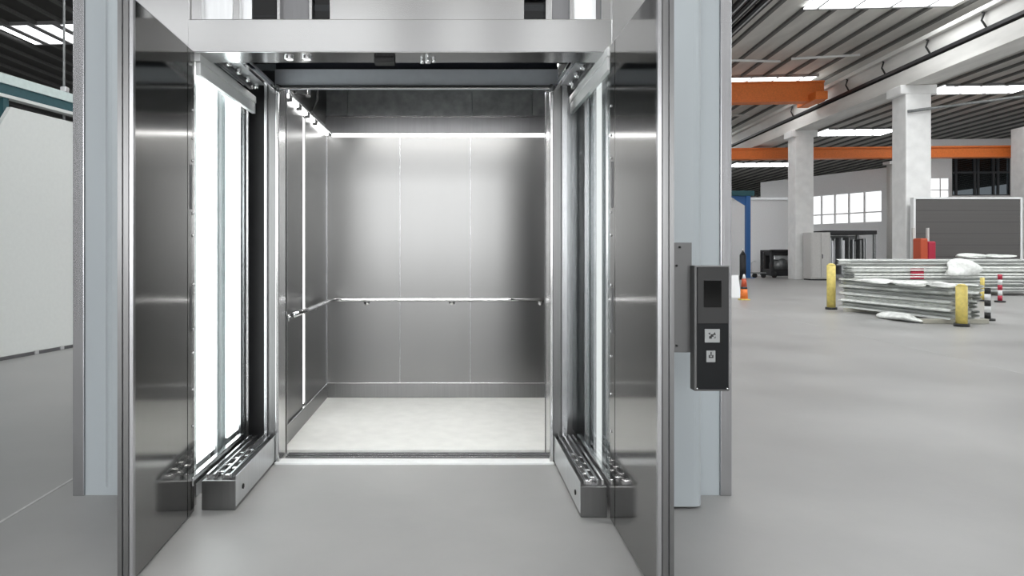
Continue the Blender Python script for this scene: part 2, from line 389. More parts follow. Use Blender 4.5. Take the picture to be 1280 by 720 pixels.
# marker cone
xx, yy = X(930, 18.4), 18.4
t = thing('traffic_cone', 'orange cone with yellow foot on the grey floor by the lift', 'cone', (xx, yy, 0))
MB().box(xx-.12, xx+.12, yy-.12, yy+.12, 0, .035, .01).build('base', 'yellow', t)
MB().cyl((xx, yy, .035), (xx, yy, .30), .10, 20, .085).build('lower_band', 'orange', t)
MB().cyl((xx, yy, .30), (xx, yy, .36), .086, 20, .078).build('dark_band', 'machine_black', t)
MB().cyl((xx, yy, .36), (xx, yy, .58), .078, 20, .055).build('upper_band', 'red_orange', t)
MB().cyl((xx, yy, .58), (xx, yy, .70), .05, 20, .02).build('tip', 'white_paint', t)
xx, yy = X(917, 19.5), 19.5
t = thing('folding_sign', 'white folding floor sign partly hidden by the lift edge', 'sign', (xx, yy, 0))
MB().prism([(yy-.2, 0), (yy-.19, 0), (yy, .62), (yy-.01, .64)], 'x', xx-.15, xx+.13).build('front_board', 'white_paint', t)
MB().prism([(yy+.2, 0), (yy+.19, 0), (yy, .62), (yy+.01, .64)], 'x', xx-.15, xx+.13).build('rear_board', 'white_paint', t)

# grey booth with dark roof and profiles
yb = 31.15
b0, b1, b2 = X(1013.5, yb), X(1038, yb), X(1105, yb)
t = thing('steel_cabinet', 'tall grey steel cabinet right of the white column', 'cabinet', ((b0+b1)/2, yb, 0))
MB().box(b0, b1, yb, yb+.7, .06, 2.2, .02).build('body', 'cabinet_grey', t)
MB().box(b0+.04, (b0+b1)/2-.01, yb-.03, yb, .12, 2.14, .01).build('door', 'cabinet_grey', t)
dr = MB().box((b0+b1)/2+.01, b1-.04, yb-.03, yb, .12, 2.14, .01).build('door', 'cabinet_grey', t)
MB().box((b0+b1)/2+.05, (b0+b1)/2+.08, yb-.06, yb-.03, 1.0, 1.2, .005).build('handle', 'machine_black', dr)
MB().box(b0+.03, b1-.03, yb+.03, yb+.67, 0, .06).build('plinth', 'machine_black', t)
t = thing('storage_rack', 'dark-topped rack filled with upright aluminium profiles', 'rack', ((b1+b2)/2, yb+1, 0))
MB().box(b1+.05, b2, yb+.5, yb+2, 2.12, 2.3, .02).build('top', 'machine_black', t)
for xx in (b1+.1, b2-.1):
    for y_ in (yb+.55, yb+1.9): MB().box(xx-.05, xx+.05, y_-.05, y_+.05, 0, 2.12).build('post', 'machine_grey', t)
MB().box(b1+.05, b2, yb+1.9, yb+1.96, .1, 2.1).build('rear_panel', 'machine_grey', t)
MB().box(b1+.1, b2-.1, yb+.55, yb+1.9, .15, .25).build('shelf', 'machine_grey', t)
k = 0
xx = b1+.35
while xx < b2-.2:
    w = random.choice((.04, .06, .1))
    o = MB().box(xx, xx+w, yb+.62+random.random()*.4, yb+.75+random.random()*.5+.4, .25, 1.8+random.random()*.2, .01).build('aluminium_profile', random.choice(('aluminium', 'aluminium', 'machine_grey')))
    tag(o, 'upright aluminium profile standing in the dark-topped rack', 'profile', 'upright profiles in the storage rack')
    xx += w + random.choice((.05, .12, .2))
# red pallet truck before the shutter
yq = 22.35; xx = X(1158, yq)
t = thing('stacker_truck', 'red and orange pallet stacker before the dark booth', 'forklift', (xx, yq, 0))
MB().box(xx-.32, xx-.08, yq-.2, yq+.2, .12, 1.75, .04).build('body', 'red_orange', t)
MB().box(xx-.07, xx+.18, yq-.2, yq+.2, .12, 1.65, .04).build('battery_box', 'red', t)
for s in (-.26, .22): MB().box(xx+s-.03, xx+s+.03, yq+.22, yq+.3, .05, 2.1).build('mast', 'cabinet_grey', t)
for s in (-.18, .12): MB().box(xx+s-.05, xx+s+.05, yq-.5, yq-.18, .08, .14).build('fork', 'machine_black', t)
for s in (-.25, .25): MB().cyl((xx+s-.05, yq, .12), (xx+s+.05, yq, .12), .12, 16).build('wheel', 'rubber', t)

# ---- stacks of galvanised barriers with yellow bollards
def bollard(xx, yy, h, r, label, mat='yellow'):
    t = thing('bollard', label, 'bollard', (xx, yy, 0))
    MB().cyl((xx, yy, .04), (xx, yy, h), r, 24).cyl((xx, yy, h), (xx, yy, h+.04), r, 24, r*.5).build('post', mat, t)
    MB().cyl((xx, yy, 0), (xx, yy, .05), r*1.35, 24).build('base', 'black_paint', t)
    return t
bollard(X(1039, 15.4), 15.4, 1.0, .09, 'yellow bollard at the far left end of the barrier stack')
bollard(X(1202, 11.9), 11.9, .70, .088, 'yellow bollard at the near end of the barrier stack')
def wbeam(L, hgt=.20, dep=.09):
    """corrugated guard rail along local x"""
    prof = [(0, 0), (.02, .03), (dep, .05), (dep, .08), (.02, .10), (dep, .12), (dep, .15), (.02, .17), (0, hgt)]
    back = [(max(y-.012, -.012), z) for y, z in prof[::-1]]
    return prof + back
def stack(ax, ay, bx, by, tiers, gz, rows, name_label, group, mats, zoff=.08, film=False):
    d = Vector((bx-ax, by-ay, 0)); L = d.length; ang = math.atan2(d.y, d.x)
    for r in range(rows):
        for k in range(tiers):
            j = random.uniform(-.06, .06); l = L - abs(random.uniform(0, .15))
            M_ = Matrix.Translation((ax, ay, 0)) @ Matrix.Rotation(ang, 4, 'Z') @ Matrix.Translation((j, r*.26+random.uniform(-.02, .02), zoff+k*gz))
            m = MB(M_).prism(wbeam(l, gz*.92, .12), 'x', 0, l)
            side = MB(M_)
            o = m.build('guard_rail', mats[(k+r) % len(mats)])
            tag(o, name_label(r, k), 'guard rail', group)
TN = ('bottom', 'second from bottom', 'third from bottom', 'fourth from bottom', 'fifth from bottom', 'top')
# near stack (runs into depth)
stack(8.62, 15.1, 8.96, 12.15, 4, .155, 3, lambda r, k: 'pale guard rail in the near stack, %s layer, %s row' % ('top' if k == 3 else TN[k], ('left', 'middle', 'right')[r]),
      'guard rails of the near stack', ['galvanised', 'film', 'galvanised', 'galvanised'])
for i, yy in enumerate((12.4, 13.6, 14.8)):
    o = MB().box(8.55+.0, 9.75, yy-.06, yy+.06, 0, .08, .005).build('timber_bearer', 'timber')
    tag(o, ['near', 'middle', 'far'][i]+' timber bearer under the near guard rail stack', 'bearer')
# pallet of wrapped bars at top of near stack
# far stack (across the view)
ys = 20.6
stack(X(1284, ys)+1.2, ys+.2, X(1052, ys), ys+.2, 5, .20, 3, lambda r, k: 'pale guard rail in the far stack, %s layer, %s row' % ('top' if k == 4 else TN[k], ('rear', 'middle', 'front')[r]),
      'guard rails of the far stack', ['film', 'galvanised', 'galvanised', 'galvanised', 'film'], zoff=.1)
for i, xx in enumerate((12.4, 14.2, 16.4, 18.2)):
    o = MB().box(xx-.06, xx+.06, ys-.3, ys+.5, 0, .1, .005).build('timber_bearer', 'timber')
    tag(o, ['leftmost', 'second', 'third', 'rightmost'][i]+' timber bearer under the far guard rail stack', 'bearer')
def lump(name, c, s, mat, label, cat, seed):
    bm = bmesh.new(); bmesh.ops.create_icosphere(bm, subdivisions=4, radius=1)
    rnd = random.Random(seed)
    dirs = [(Vector((rnd.gauss(0, 1), rnd.gauss(0, 1), rnd.gauss(0, 1))).normalized(), rnd.uniform(-.25, .3)) for _ in range(40)]
    for v in bm.verts:
        f = 1 + sum(a*max(0, v.co.normalized().dot(d_))**8 for d_, a in dirs)
        v.co = Vector((v.co.x*f*s[0], v.co.y*f*s[1], max(v.co.z*f, -.7)*s[2])) + Vector(c)
    me = bpy.data.meshes.new(name); bm.to_mesh(me); bm.free(); me.materials.append(MATS[mat])
    o = bpy.data.objects.new(name, me); C.objects.link(o); return tag(o, label, cat)
lump('plastic_sheet', (X(1203, ys-.5), ys-.52, .80), (.50, .13, .28), 'film', 'crumpled pale plastic sheet hanging over the far stack', 'plastic sheet', 3)
lump('plastic_sheet', (X(1212, ys+.2), ys+.2, 1.18), (.45, .25, .08), 'film', 'flat crumpled plastic sheet lying on top of the far stack', 'plastic sheet', 6)
lump('plastic_sheet', (X(1248, ys+.2), ys+.2, 1.17), (.40, .25, .06), 'film', 'small plastic sheet on the far stack near the right picture edge', 'plastic sheet', 9)
for i, (px_, yy, zz, sx, sy, sz) in enumerate(((1196, 12.25, .70, .10, .3, .05), (1150, 13.0, .69, .14, .5, .05), (1085, 14.1, .70, .14, .5, .06), (1130, 12.9, .10, .16, .5, .08))):
    lump('plastic_sheet', (8.62+(.14 if i < 3 else -.1)+(.1 if i == 0 else 0), yy, zz if i < 3 else .07), (sx, sy, sz), 'film', ('crumpled plastic sheet on the near stack beside the near bollard', 'crumpled plastic sheet on the middle of the near stack top',
         'crumpled plastic sheet at the far end of the near stack top', 'torn pale plastic sheet on the floor along the near stack')[i], 'plastic sheet', 20+i)
t = MB().box(X(1127, ys), X(1143, ys), ys-.42, ys-.39, .50, .84, .005).build('warning_tag', 'red'); tag(t, 'red tag fixed to the front of the far stack', 'tag')
# striped post
def striped(px, Y, h, mA, mB, label, n=5, r=.05):
    xx = X(px, Y); t = thing('marker_post', label, 'post', (xx, Y, 0))
    MB().cyl((xx, Y, 0), (xx, Y, .04), r*2.4, 20).build('base', 'black_paint', t)
    for k in range(n): MB().cyl((xx, Y, .04+k*(h-.04)/n), (xx, Y, .04+(k+1)*(h-.04)/n), r, 16).build('band', mA if k % 2 == 0 else mB, t)
striped(1234.5, 12.9, .62, 'black_paint', 'white_paint', 'black and white banded marker post right of the near bollard')
striped(1250, 17.6, .72, 'red', 'white_paint', 'red and white banded marker post before the far stack')
striped(1228, 18.0, .62, 'yellow', 'yellow', 'short yellow marker post before the far stack', 2)

# ================================================================== LEFT BACKGROUND
pA = Vector((-5.42, 8.12, 0)); pdir = Vector((.215, 1, 0)).normalized(); pang = math.atan2(pdir.y, pdir.x)
PM = Matrix.Translation(pA) @ Matrix.Rotation(pang, 4, 'Z')
t = thing('display_partition', 'large white panel with a cut top corner left of the lift', 'partition', tuple(pA), pang)
MB(PM).prism([(-.02, .04), (4.0, .04), (4.0, 3.07), (.18, 3.07), (.0, 2.78)], 'y', 0, .06).build('panel', 'partition_white', t)
MB(PM).box(-.03, 4.02, -.03, .09, 0, .04).build('base_rail', 'steel_dark', t)
MB(PM).box(-.06, -.02, -.02, .08, 0, 2.9).build('edge_trim', 'teal_edge', t)
m = MB(PM)
for k in range(9): m.box(.5+k*.42, .56+k*.42, -.045, -.03, .005, .05)
m.build('base_clip', 'aluminium', t)
BM_ = Matrix.Translation((-5.45, 8.1, 0)) @ Matrix.Rotation(pang, 4, 'Z')
t = thing('teal_beam', 'dark teal beam with pale flange above the white panel', 'beam', (-5.45, 8.1, 0), pang)
MB(BM_).box(.05, 4.6, .12, .17, 3.38, 3.50).build('upper_flange', 'teal_light', t)
MB(BM_).box(.05, 4.6, .14, .22, 3.25, 3.38).build('web', 'teal_dark', t)
MB(BM_).box(.1, 4.6, .12, .24, 3.21, 3.25).build('lower_flange', 'partition_white', t)
for u in (.3, 4.4): MB(BM_).box(u-.04, u+.04, .14, .22, 0, 3.25).build('post', 'teal_dark', t)
xx = X(80, 9.6)
t = thing('hanging_pipe', 'thin grey vertical pipe dropping from the dark roof left of the lift', 'pipe', (xx, 9.6, 0))
MB().cyl((xx, 9.6, 0), (xx, 9.6, ZR), .016, 10).build('pipe', 'machine_grey', t)
MB().box(xx-.03, xx+.05, 9.55, 9.65, 3.55, 3.63, .01).build('clamp', 'aluminium', t)

# ================================================================== LIFT ENCLOSURE
YF = 3.62
t = enc = thing('lift_enclosure', 'freestanding lift shaft enclosure with pale blue panels and steel frame', 'lift shaft', (-.25, 4.8, 0))
XL, XR = -2.02, 1.49
HT = 3.5
for (a, b) in ((XL, XL+.06), (XR-.06, XR)):
    MB().box(a, b, YF, YF+.07, 0, HT, .004).build('corner_post', 'steel_mid', enc)
MB().box(XL+.06, -1.60, YF+.012, YF+.05, .0, HT, .002).build('cladding_panel', 'blue_panel', enc)
MB().box(1.09, XR-.06, YF+.012, YF+.05, .0, HT, .002).build('cladding_panel', 'blue_panel', enc)
# rounded blue covers standing proud
def cover(xo, xi, yf, z0):
    s = 1 if xo > xi else -1
    r = .05; pts = [(xi, YF+.012), (xi, yf)]
    for k in range(7):
        a = k/6*math.pi/2
        pts.append((xo-s*r+s*r*math.sin(a), yf+r-r*math.cos(a)))
    pts.append((xo, YF+.012))
    return MB().prism(pts, 'z', z0, HT)
cover(-1.78, -1.60, 3.46, .10).build('cladding_cover', 'blue_panel', enc)
cover(1.27, 1.09, 3.43, .015).build('cladding_cover', 'blue_panel', enc)
# side walls / rear
MB().box(XL, XL+.04, YF+.07, 6.3, 0, HT).build('side_panel', 'blue_panel', enc)
MB().box(XR-.04, XR, YF+.07, 6.3, 0, HT).build('side_panel', 'blue_panel', enc)
MB().box(XL, XR, 6.3, 6.34, 0, HT).build('rear_panel', 'blue_panel', enc)
MB().box(XL, XR, YF, 6.34, HT, HT+.04).build('top_plate', 'steel_dark', enc)
# steel fascias beside the header and the header plate
YH = 3.40
MB().box(-1.60, -1.315, YH, YH+.1, 0, HT, .003).build('fascia', 'steel_bright', enc)
MB().box(.80, 1.09, YH, YH+.1, 0, HT, .003).build('fascia', 'steel_bright', enc)
MB().box(-1.31, .795, YH-.03, YH+.16, 2.29, 2.455, .004).build('header_plate', 'steel_bright', enc)
# transom above the header
xs = [X(p, YH+.08) for p in (236, 252, 292, 300, 314, 345, 350, 384, 388, 408, 655, 688, 693, 700, 718, 735, 752, 772)]
def tr(p0, p1, mat, nm, y=YH+.05, d=.02): MB().box(X(p0, y), X(p1, y), y, y+d, 2.455, HT, .002).build(nm, mat, enc)
tr(234, 252, 'steel_bright', 'transom_frame', YH+.02, .06)
tr(252, 291, 'aluminium', 'transom_panel', YH+.06)
tr(291, 299, 'steel_bright', 'transom_mullion', YH+.02, .06)
tr(299, 315, 'aluminium', 'transom_panel', YH+.06)
tr(315, 346, 'smoked_glass', 'transom_pane', YH+.06)
tr(346, 350, 'steel_bright', 'transom_mullion', YH+.02, .06)
tr(350, 386, 'steel_dark', 'transom_panel', YH+.06)
tr(386, 390, 'steel_bright', 'transom_mullion', YH+.02, .06)
tr(390, 412, 'smoked_glass', 'transom_pane', YH+.06)
tr(412, 655, 'steel_bright', 'transom_panel', YH+.06)
tr(655, 682, 'smoked_glass', 'transom_pane', YH+.06)
tr(682, 690, 'steel_bright', 'transom_mullion', YH+.02, .06)
tr(690, 712, 'steel_dark', 'transom_panel', YH+.06)
tr(712, 718, 'steel_bright', 'transom_mullion', YH+.02, .06)
tr(718, 745, 'aluminium', 'transom_panel', YH+.06)
tr(745, 752, 'steel_dark', 'transom_panel', YH+.06)
tr(752, 768, 'steel_bright', 'transom_frame', YH+.02, .06)
# downlights & sensor in the header soffit
for px in (362, 384):
    xx = X(px, 3.46)
    d_ = MB().cyl((xx, 3.46, 2.280), (xx, 3.46, 2.292), .026, 20).build('downlight_ring', 'chrome', enc)
    MB().cyl((xx, 3.46, 2.277), (xx, 3.46, 2.281), .018, 20).build('downlight_lens', 'led_soft', d_)
xx = X(482, 3.5); MB().box(xx-.055, xx+.05, 3.45, 3.52, 2.262, 2.292, .006).build('door_sensor', 'rubber', enc)
xx = X(535, 3.5); m = MB().cyl((xx, 3.48, 2.265), (xx, 3.48, 2.292), .012, 12).cyl((xx-.03, 3.5, 2.27), (xx-.03, 3.5, 2.292), .008, 12).cyl((xx+.03, 3.5, 2.275), (xx+.03, 3.5, 2.292), .008, 12)
m.build('header_screw', 'chrome', enc)
# soffit / dark slot / blue-grey lintel over the cab entrance
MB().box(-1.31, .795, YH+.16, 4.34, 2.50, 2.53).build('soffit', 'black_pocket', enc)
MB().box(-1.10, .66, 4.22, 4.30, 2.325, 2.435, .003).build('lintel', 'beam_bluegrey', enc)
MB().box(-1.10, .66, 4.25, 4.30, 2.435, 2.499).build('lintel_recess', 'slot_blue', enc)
MB().box(-1.10, .66, 4.205, 4.22, 2.312, 2.332, .003).build('lintel_trim', 'steel_bright', enc)
# jambs of the cab entrance
def jamb(xi, xo):
    s = 1 if xo > xi else -1
    w = abs(xo-xi)
    a, b = sorted((xi, xi+s*.022)); MB().box(a, b, 4.17, 4.34, 0, 2.33, .004).build('jamb', 'steel_bright', enc)
    a, b = sorted((xi+s*.022, xi+s*.075)); MB().box(a, b, 4.20, 4.34, 0, 2.33, .002).build('jamb_channel', 'steel_edge', enc)
    a, b = sorted((xi+s*.075, xo)); MB().box(a, b, 4.18, 4.34, 0, 2.33, .002).build('jamb_return', 'steel_mid', enc)
jamb(-1.062, -1.155); jamb(.60, .71)
# pocket walls behind the jambs (dark)
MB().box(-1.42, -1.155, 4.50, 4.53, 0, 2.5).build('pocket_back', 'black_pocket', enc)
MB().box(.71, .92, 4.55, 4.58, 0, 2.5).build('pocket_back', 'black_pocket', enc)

# ---- side glazing with sliding rails (two things)
def side(s, xg, xb0, xb1, y0, y1, lab, hardware):
    """xg glass plane, sill box between xb0(inner) and xb1(outer)"""
    t = thing('glass_side_screen', lab, 'glass screen', (xg, (y0+y1)/2, 0))
    a, b = sorted((xb0, xb1))
    # sill box: pressed steel with open end and rails
    MB().box(a, b, y0, y1, .0, .15, .004).build('sill_box', 'steel_edge', t)
    i0, i1 = sorted((xb0, xb0-s*-.0+s*-.004)); MB().box(i0, i1, y0+.005, y1, .02, .172, .001).build('sill_cover', 'aluminium', t)
    m = MB().cyl((xb0-s*.004, y0+.11, .085), (xb0-s*.009, y0+.11, .085), .014, 6); m.build('bolt', 'rubber', t)
    for k, f in enumerate((.18, .42, .66, .86)):
        xx = xb0 + (xb1-xb0)*f
        MB().box(xx-.006, xx+.006, y0+.02, y1, .15, .178, .002).build('guide_rail', 'chrome' if k % 2 else 'steel_mid', t)
    for k in range(9):
        yy = y0+.04+k*.055; xx = xb0+(xb1-xb0)*(.3+.25*(k % 2)); MB().box(xx-.012, xx+.012, yy-.012, yy+.012, .15, .17, .003).build('guide_shoe', 'chrome', t)
    c0, c1 = sorted((xg-.02, xg+.012)); MB().box(c0, c1, y0-.06, y1, .14, .185, .004).build('bottom_channel', 'steel_bright', t)
    # head rails
    MB().box(min(xg-.03, xg+.03), max(xg-.03, xg+.03), y0-.02, y1+.2, 2.255, 2.30, .004).build('top_channel', 'white_paint', t)
    MB().box(min(xg, xg-s*.025), max(xg, xg-s*.025), y0, y1+.2, 2.19, 2.255, .003).build('top_gasket', 'white_paint', t)
    xx = xb0+s*.01
    MB().box(xx-.012, xx+.012, y0+.16, y1+.02, 2.292, 2.318, .003).build('head_rail', 'chrome', t)
    c0, c1 = sorted((xx, xg)); MB().box(c0, c1, y0+.14, y1+.02, 2.33, 2.345).build('head_soffit', 'aluminium', t)
    for k in range(4):
        yy = y0+.22+k*.17; xx2 = (xx+xg)/2
        MB().cyl((xx2-.012, yy, 2.312), (xx2+.012, yy, 2.312), .018, 14).build('hanger_roller', 'chrome', t)
    m = MB(); xx2 = (xx*.3+xg*.7)
    m.box(xx2-.01, xx2+.01, y0+.15, y1, 2.30, 2.33)
    m.build('roller_track', 'steel_dark', t)
    # panes
    MB().box(xg-.004, xg+.004, y0, y0+.62, .185, 2.19).build('glass_pane', 'glass', t)
    MB().box(xg-.024+(-s*-.0), xg-.016, y0+.45, y1+.12, .185, 2.19).build('glass_pane', 'glass', t)
    return t
tl = side(-1, -1.29, -1.09, -1.26, 3.42, 4.18, 'left glass side screen with bright light columns behind it', 0)
tr_ = side(1, .785, .63, .76, 3.33, 4.18, 'right glass side screen with thin white posts behind it', 0)
# left: luminous columns and posts behind the glass
def colmn(px0, px1, xg, mat, nm, lab, cat, z0=.18, z1=2.24, dy=0, w=.03, group=None):
    s = -1 if xg < 0 else 1
    ya = abs(F*xg/(px0-VX)); yb_ = abs(F*xg/(px1-VX)); a, b = sorted((ya, yb_))
    o = MB().box(min(xg, xg+s*w), max(xg, xg+s*w), a, b, z0, z1, .002).build(nm, mat); tag(o, lab, cat, group); return o
gx = -1.325
t = thing('light_column', 'wide glowing white light column nearest the left steel door', 'light', (gx, 3.58, 0))
MB().box(gx-.03, gx, 3.46, 3.80, .2, 2.25, .002).build('diffuser', 'led', t)
MB().box(gx-.05, gx-.03, 3.45, 3.82, 0, 2.27, .002).build('housing', 'aluminium', t)
t = thing('light_column', 'narrow glowing white light column, second from the left steel door', 'light', (gx, 4.05, 0))
MB().box(gx-.03, gx, 4.02, 4.22, .2, 2.25, .002).build('diffuser', 'led', t)
MB().box(gx-.05, gx-.03, 4.01, 4.24, 0, 2.27, .002).build('housing', 'aluminium', t)
o = MB().box(gx-.02, gx, 3.84, 3.98, 0, 2.27, .003).build('screen_post', 'aluminium'); tag(o, 'grey aluminium post between the two left light columns', 'post')
o = MB().box(gx-.02, gx, 4.27, 4.34, 0, 2.27, .003).build('screen_post', 'steel_mid'); tag(o, 'steel post behind the left glass next to the dark gap', 'post')
o = MB().box(gx-.02, gx+.02, 4.36, 4.385, 0, 2.27, .003).build('screen_post', 'steel_bright'); tag(o, 'thin bright post on the edge of the left dark gap', 'post')
gx = .815
o = MB().box(gx, gx+.03, 3.42, 3.56, 0, 2.27, .003).build('screen_post', 'white_paint'); tag(o, 'wide white post behind the right glass next to the right door', 'post')
t = thing('light_column', 'pale glowing light column behind the right glass', 'light', (gx, 3.8, 0))
MB().box(gx, gx+.03, 3.74, 3.84, .02, 2.25, .002).build('diffuser', 'led_soft', t)
MB().box(gx+.03, gx+.05, 3.73, 3.86, 0, 2.27, .002).build('housing', 'aluminium', t)
o = MB().box(gx, gx+.02, 3.60, 3.70, 0, 2.27, .003).build('screen_post', 'steel_mid'); tag(o, 'grey steel post behind the right glass between white post and light', 'post')
o = MB().box(gx, gx+.02, 3.92, 4.02, 0, 2.27, .003).build('screen_post', 'steel_mid'); tag(o, 'grey steel post behind the right glass beyond the light column', 'post')
o = MB().box(gx, gx+.02, 4.06, 4.16, 0, 2.27, .003).build('screen_post', 'aluminium'); tag(o, 'pale aluminium post behind the right glass beside the dark gap', 'post')

# ---- entrance sill
t = thing('entrance_sill', 'grooved steel sill across the cab entrance', 'sill', (-.22, 4.3, 0))
MB().box(-1.085, .625, 4.15, 4.245, 0, .012, .002).build('front_strip', 'white_paint', t)  # white colour stands in for the bright reflection on the steel strip
m = MB().box(-1.045, .60, 4.25, 4.38, 0, .008)
m.build('sill_plate', 'steel_dark', t)
for k in range(3): MB().box(-1.045, .60, 4.265+k*.04, 4.28+k*.04, .008, .016, .002).build('sill_ridge', 'steel_mid', t)

# ================================================================== CAB
cx0, cx1, cy0, cy1 = -1.106, .87, 4.40, 5.99
cab = thing('lift_cab', 'open brushed steel lift cab with handrail and white floor', 'lift cab', ((cx0+cx1)/2, 5.2, 0))
MB().box(cx0, cx1, cy0, cy1, 0, .02).build('cab_floor', 'cab_floor', cab)
seam = [cx0, X(500, cy1), X(588, cy1), cx1]
for a in seam[1:-1]: MB().box(a-.002, a+.002, cy1+.001, cy1+.012, .15, 2.33).build('seam_strip', 'steel_mid', cab)
MB().box(seam[0]+.002, seam[0]+.008, cy1-.006, cy1, .15, 2.33).build('seam_strip', 'steel_mid', cab)
for a, b in zip(seam, seam[1:]):
    MB().box(a+.0025, b-.0025, cy1, cy1+.02, .14, 2.33, .0015).build('rear_wall_panel', 'steel_wall', cab)
ys_ = [cy0, 4.98, 5.18, cy1]
MB().box(cx0-.02, cx0, cy0, 5.05, .14, 2.33, .0015).build('side_wall_panel', 'steel_wall', cab)
MB().box(cx0-.02, cx0, 5.13, 5.985, .14, 2.33, .0015).build('side_wall_panel', 'steel_wall', cab)
MB().box(cx0-.035, cx0-.012, 5.05, 5.13, .16, 2.31).build('light_strip', 'led', cab)
for k in range(2):
    a = cy0+k*.8; MB().box(cx1, cx1+.02, a, a+.79, .14, 2.33, .0015).build('side_wall_panel', 'steel_wall', cab)
# entrance return panels
MB().box(cx0-.02, -1.066, 4.385, 4.40, 0, 2.33).build('return_panel', 'steel_mid', cab)
MB().box(.60, cx1+.02, 4.385, 4.40, 0, 2.33).build('return_panel', 'steel_mid', cab)
# skirtings
MB().box(cx0, cx1, cy1-.012, cy1+.01, .02, .145, .003).build('skirting', 'steel_edge', cab)
MB().box(cx0-.01, cx0+.012, cy0, cy1-.012, .02, .145, .003).build('skirting', 'steel_edge', cab)
MB().box(cx1-.012, cx1+.01, cy0, cy1-.012, .02, .145, .003).build('skirting', 'steel_edge', cab)
MB().box(cx0, cx1, cy1-.014, cy1-.004, .145, .152, .002).build('skirting_trim', 'chrome', cab)
MB().box(cx0+.004, cx0+.014, cy0, cy1-.012, .145, .152, .002).build('skirting_trim', 'chrome', cab)
# light cove & fascia over the rear wall, then upper panels
MB().box(cx0+.05, cx1-.02, cy1-.03, cy1+.0, 2.315, 2.335, .003).build('cove_light', 'led', cab)
MB().box(cx0, cx1, cy1-.05, cy1+.02, 2.34, 2.48, .004).build('cove_fascia', 'steel_dark', cab)
MB().box(cx0, cx1, cy1-.055, cy1-.04, 2.475, 2.49, .002).build('cove_trim', 'steel_bright', cab)
for a, b in zip((cx0, X(435, 6.0), X(590, 6.0), X(665, 6.0)), (X(435, 6.0), X(590, 6.0), X(665, 6.0), cx1)):
    MB().box(a+.003, b-.003, cy1+.0, cy1+.02, 2.48, 2.86).build('upper_panel', 'machine_grey', cab)
MB().box(cx0-.02, cx0, cy0, cy1, 2.36, 2.86).build('upper_panel', 'steel_edge', cab)
MB().box(cx0-.02, cx0+.05, cy0, cy1-.05, 2.33, 2.36, .003).build('cove_trim', 'steel_bright', cab)
MB().box(cx0+.0, cx0+.03, cy0+.03, cy1-.06, 2.318, 2.33, .002).build('cove_light', 'led', cab)
MB().box(cx1, cx1+.02, cy0, cy1, 2.33, 2.86).build('upper_panel', 'steel_edge', cab)
MB().box(cx0-.02, cx1+.02, cy0, cy1+.02, 2.86, 2.90).build('roof_panel', 'steel_mid', cab)
MB().box(cx0-.02, cx1+.02, cy0, 5.02, 2.56, 2.58).build('ceiling_panel', 'steel_mid', cab)  # unseen partial ceiling, added to keep light off the rear upper panels
MB().box(cx0-.02, cx1+.02, 5.02, 5.04, 2.535, 2.86).build('ceiling_upstand', 'steel_mid', cab)
for yy in (4.55, 4.85):
    f = MB().box(cx0+.15, cx1-.15, yy-.10, yy+.10, 2.535, 2.56, .004).build('ceiling_light', 'aluminium', cab)
    MB().box(cx0+.17, cx1-.17, yy-.08, yy+.08, 2.53, 2.536).build('light_diffuser', 'led_ceiling', f)
# cables and junction box, upper left
MB().box(cx0+.01, cx0+.10, 4.75, 4.85, 2.40, 2.55, .006).build('junction_box', 'steel_bright', cab)
MB().tube([(cx0+.05, 4.75, 2.5), (cx0+.08, 4.66, 2.50), (cx0+.07, 4.6, 2.42), (cx0+.05, 4.56, 2.37)], .008, 8).tube([(cx0+.06, 4.85, 2.5), (cx0+.12, 4.98, 2.52), (cx0+.10, 5.08, 2.44), (cx0+.05, 5.12, 2.36)], .008, 8).build('cable', 'rubber', cab)
for k in range(4): MB().box(cx0+.01, cx0+.045, 4.5+k*.28, 4.53+k*.28, 2.30, 2.36, .003).build('bracket', 'rubber', cab)
# handrail
zr = .885; off = .065
pts = [(cx0+off, 4.47, zr)]
pts += [(cx0+off, y_, zr) for y_ in (4.9, 5.4, 5.75)]
for k in range(1, 7):
    a = k/6*math.pi/2; pts.append((cx0+off+.14-.14*math.cos(a), cy1-off-.14+.14*math.sin(a), zr))
pts += [(x_, cy1-off, zr) for x_ in (-.5, 0, .5, cx1-.03)]
hr = MB().tube(pts, .017, 14).build('handrail', 'chrome', cab)
for (x_, y_, hx, hy) in ((cx0, 4.6, 1, 0), (cx0, 5.5, 1, 0)):
    MB().cyl((x_, y_, zr-.03), (x_+off, y_, zr-.01), .008, 10).cyl((x_, y_, zr-.03), (x_+.006, y_, zr-.03), .025, 16).build('rail_bracket', 'chrome', hr)
for x_ in (-.75, 0, .78):
    MB().cyl((x_, cy1, zr-.03), (x_, cy1-off, zr-.01), .008, 10).cyl((x_, cy1, zr-.03), (x_, cy1-.006, zr-.03), .025, 16).build('rail_bracket', 'chrome', hr)

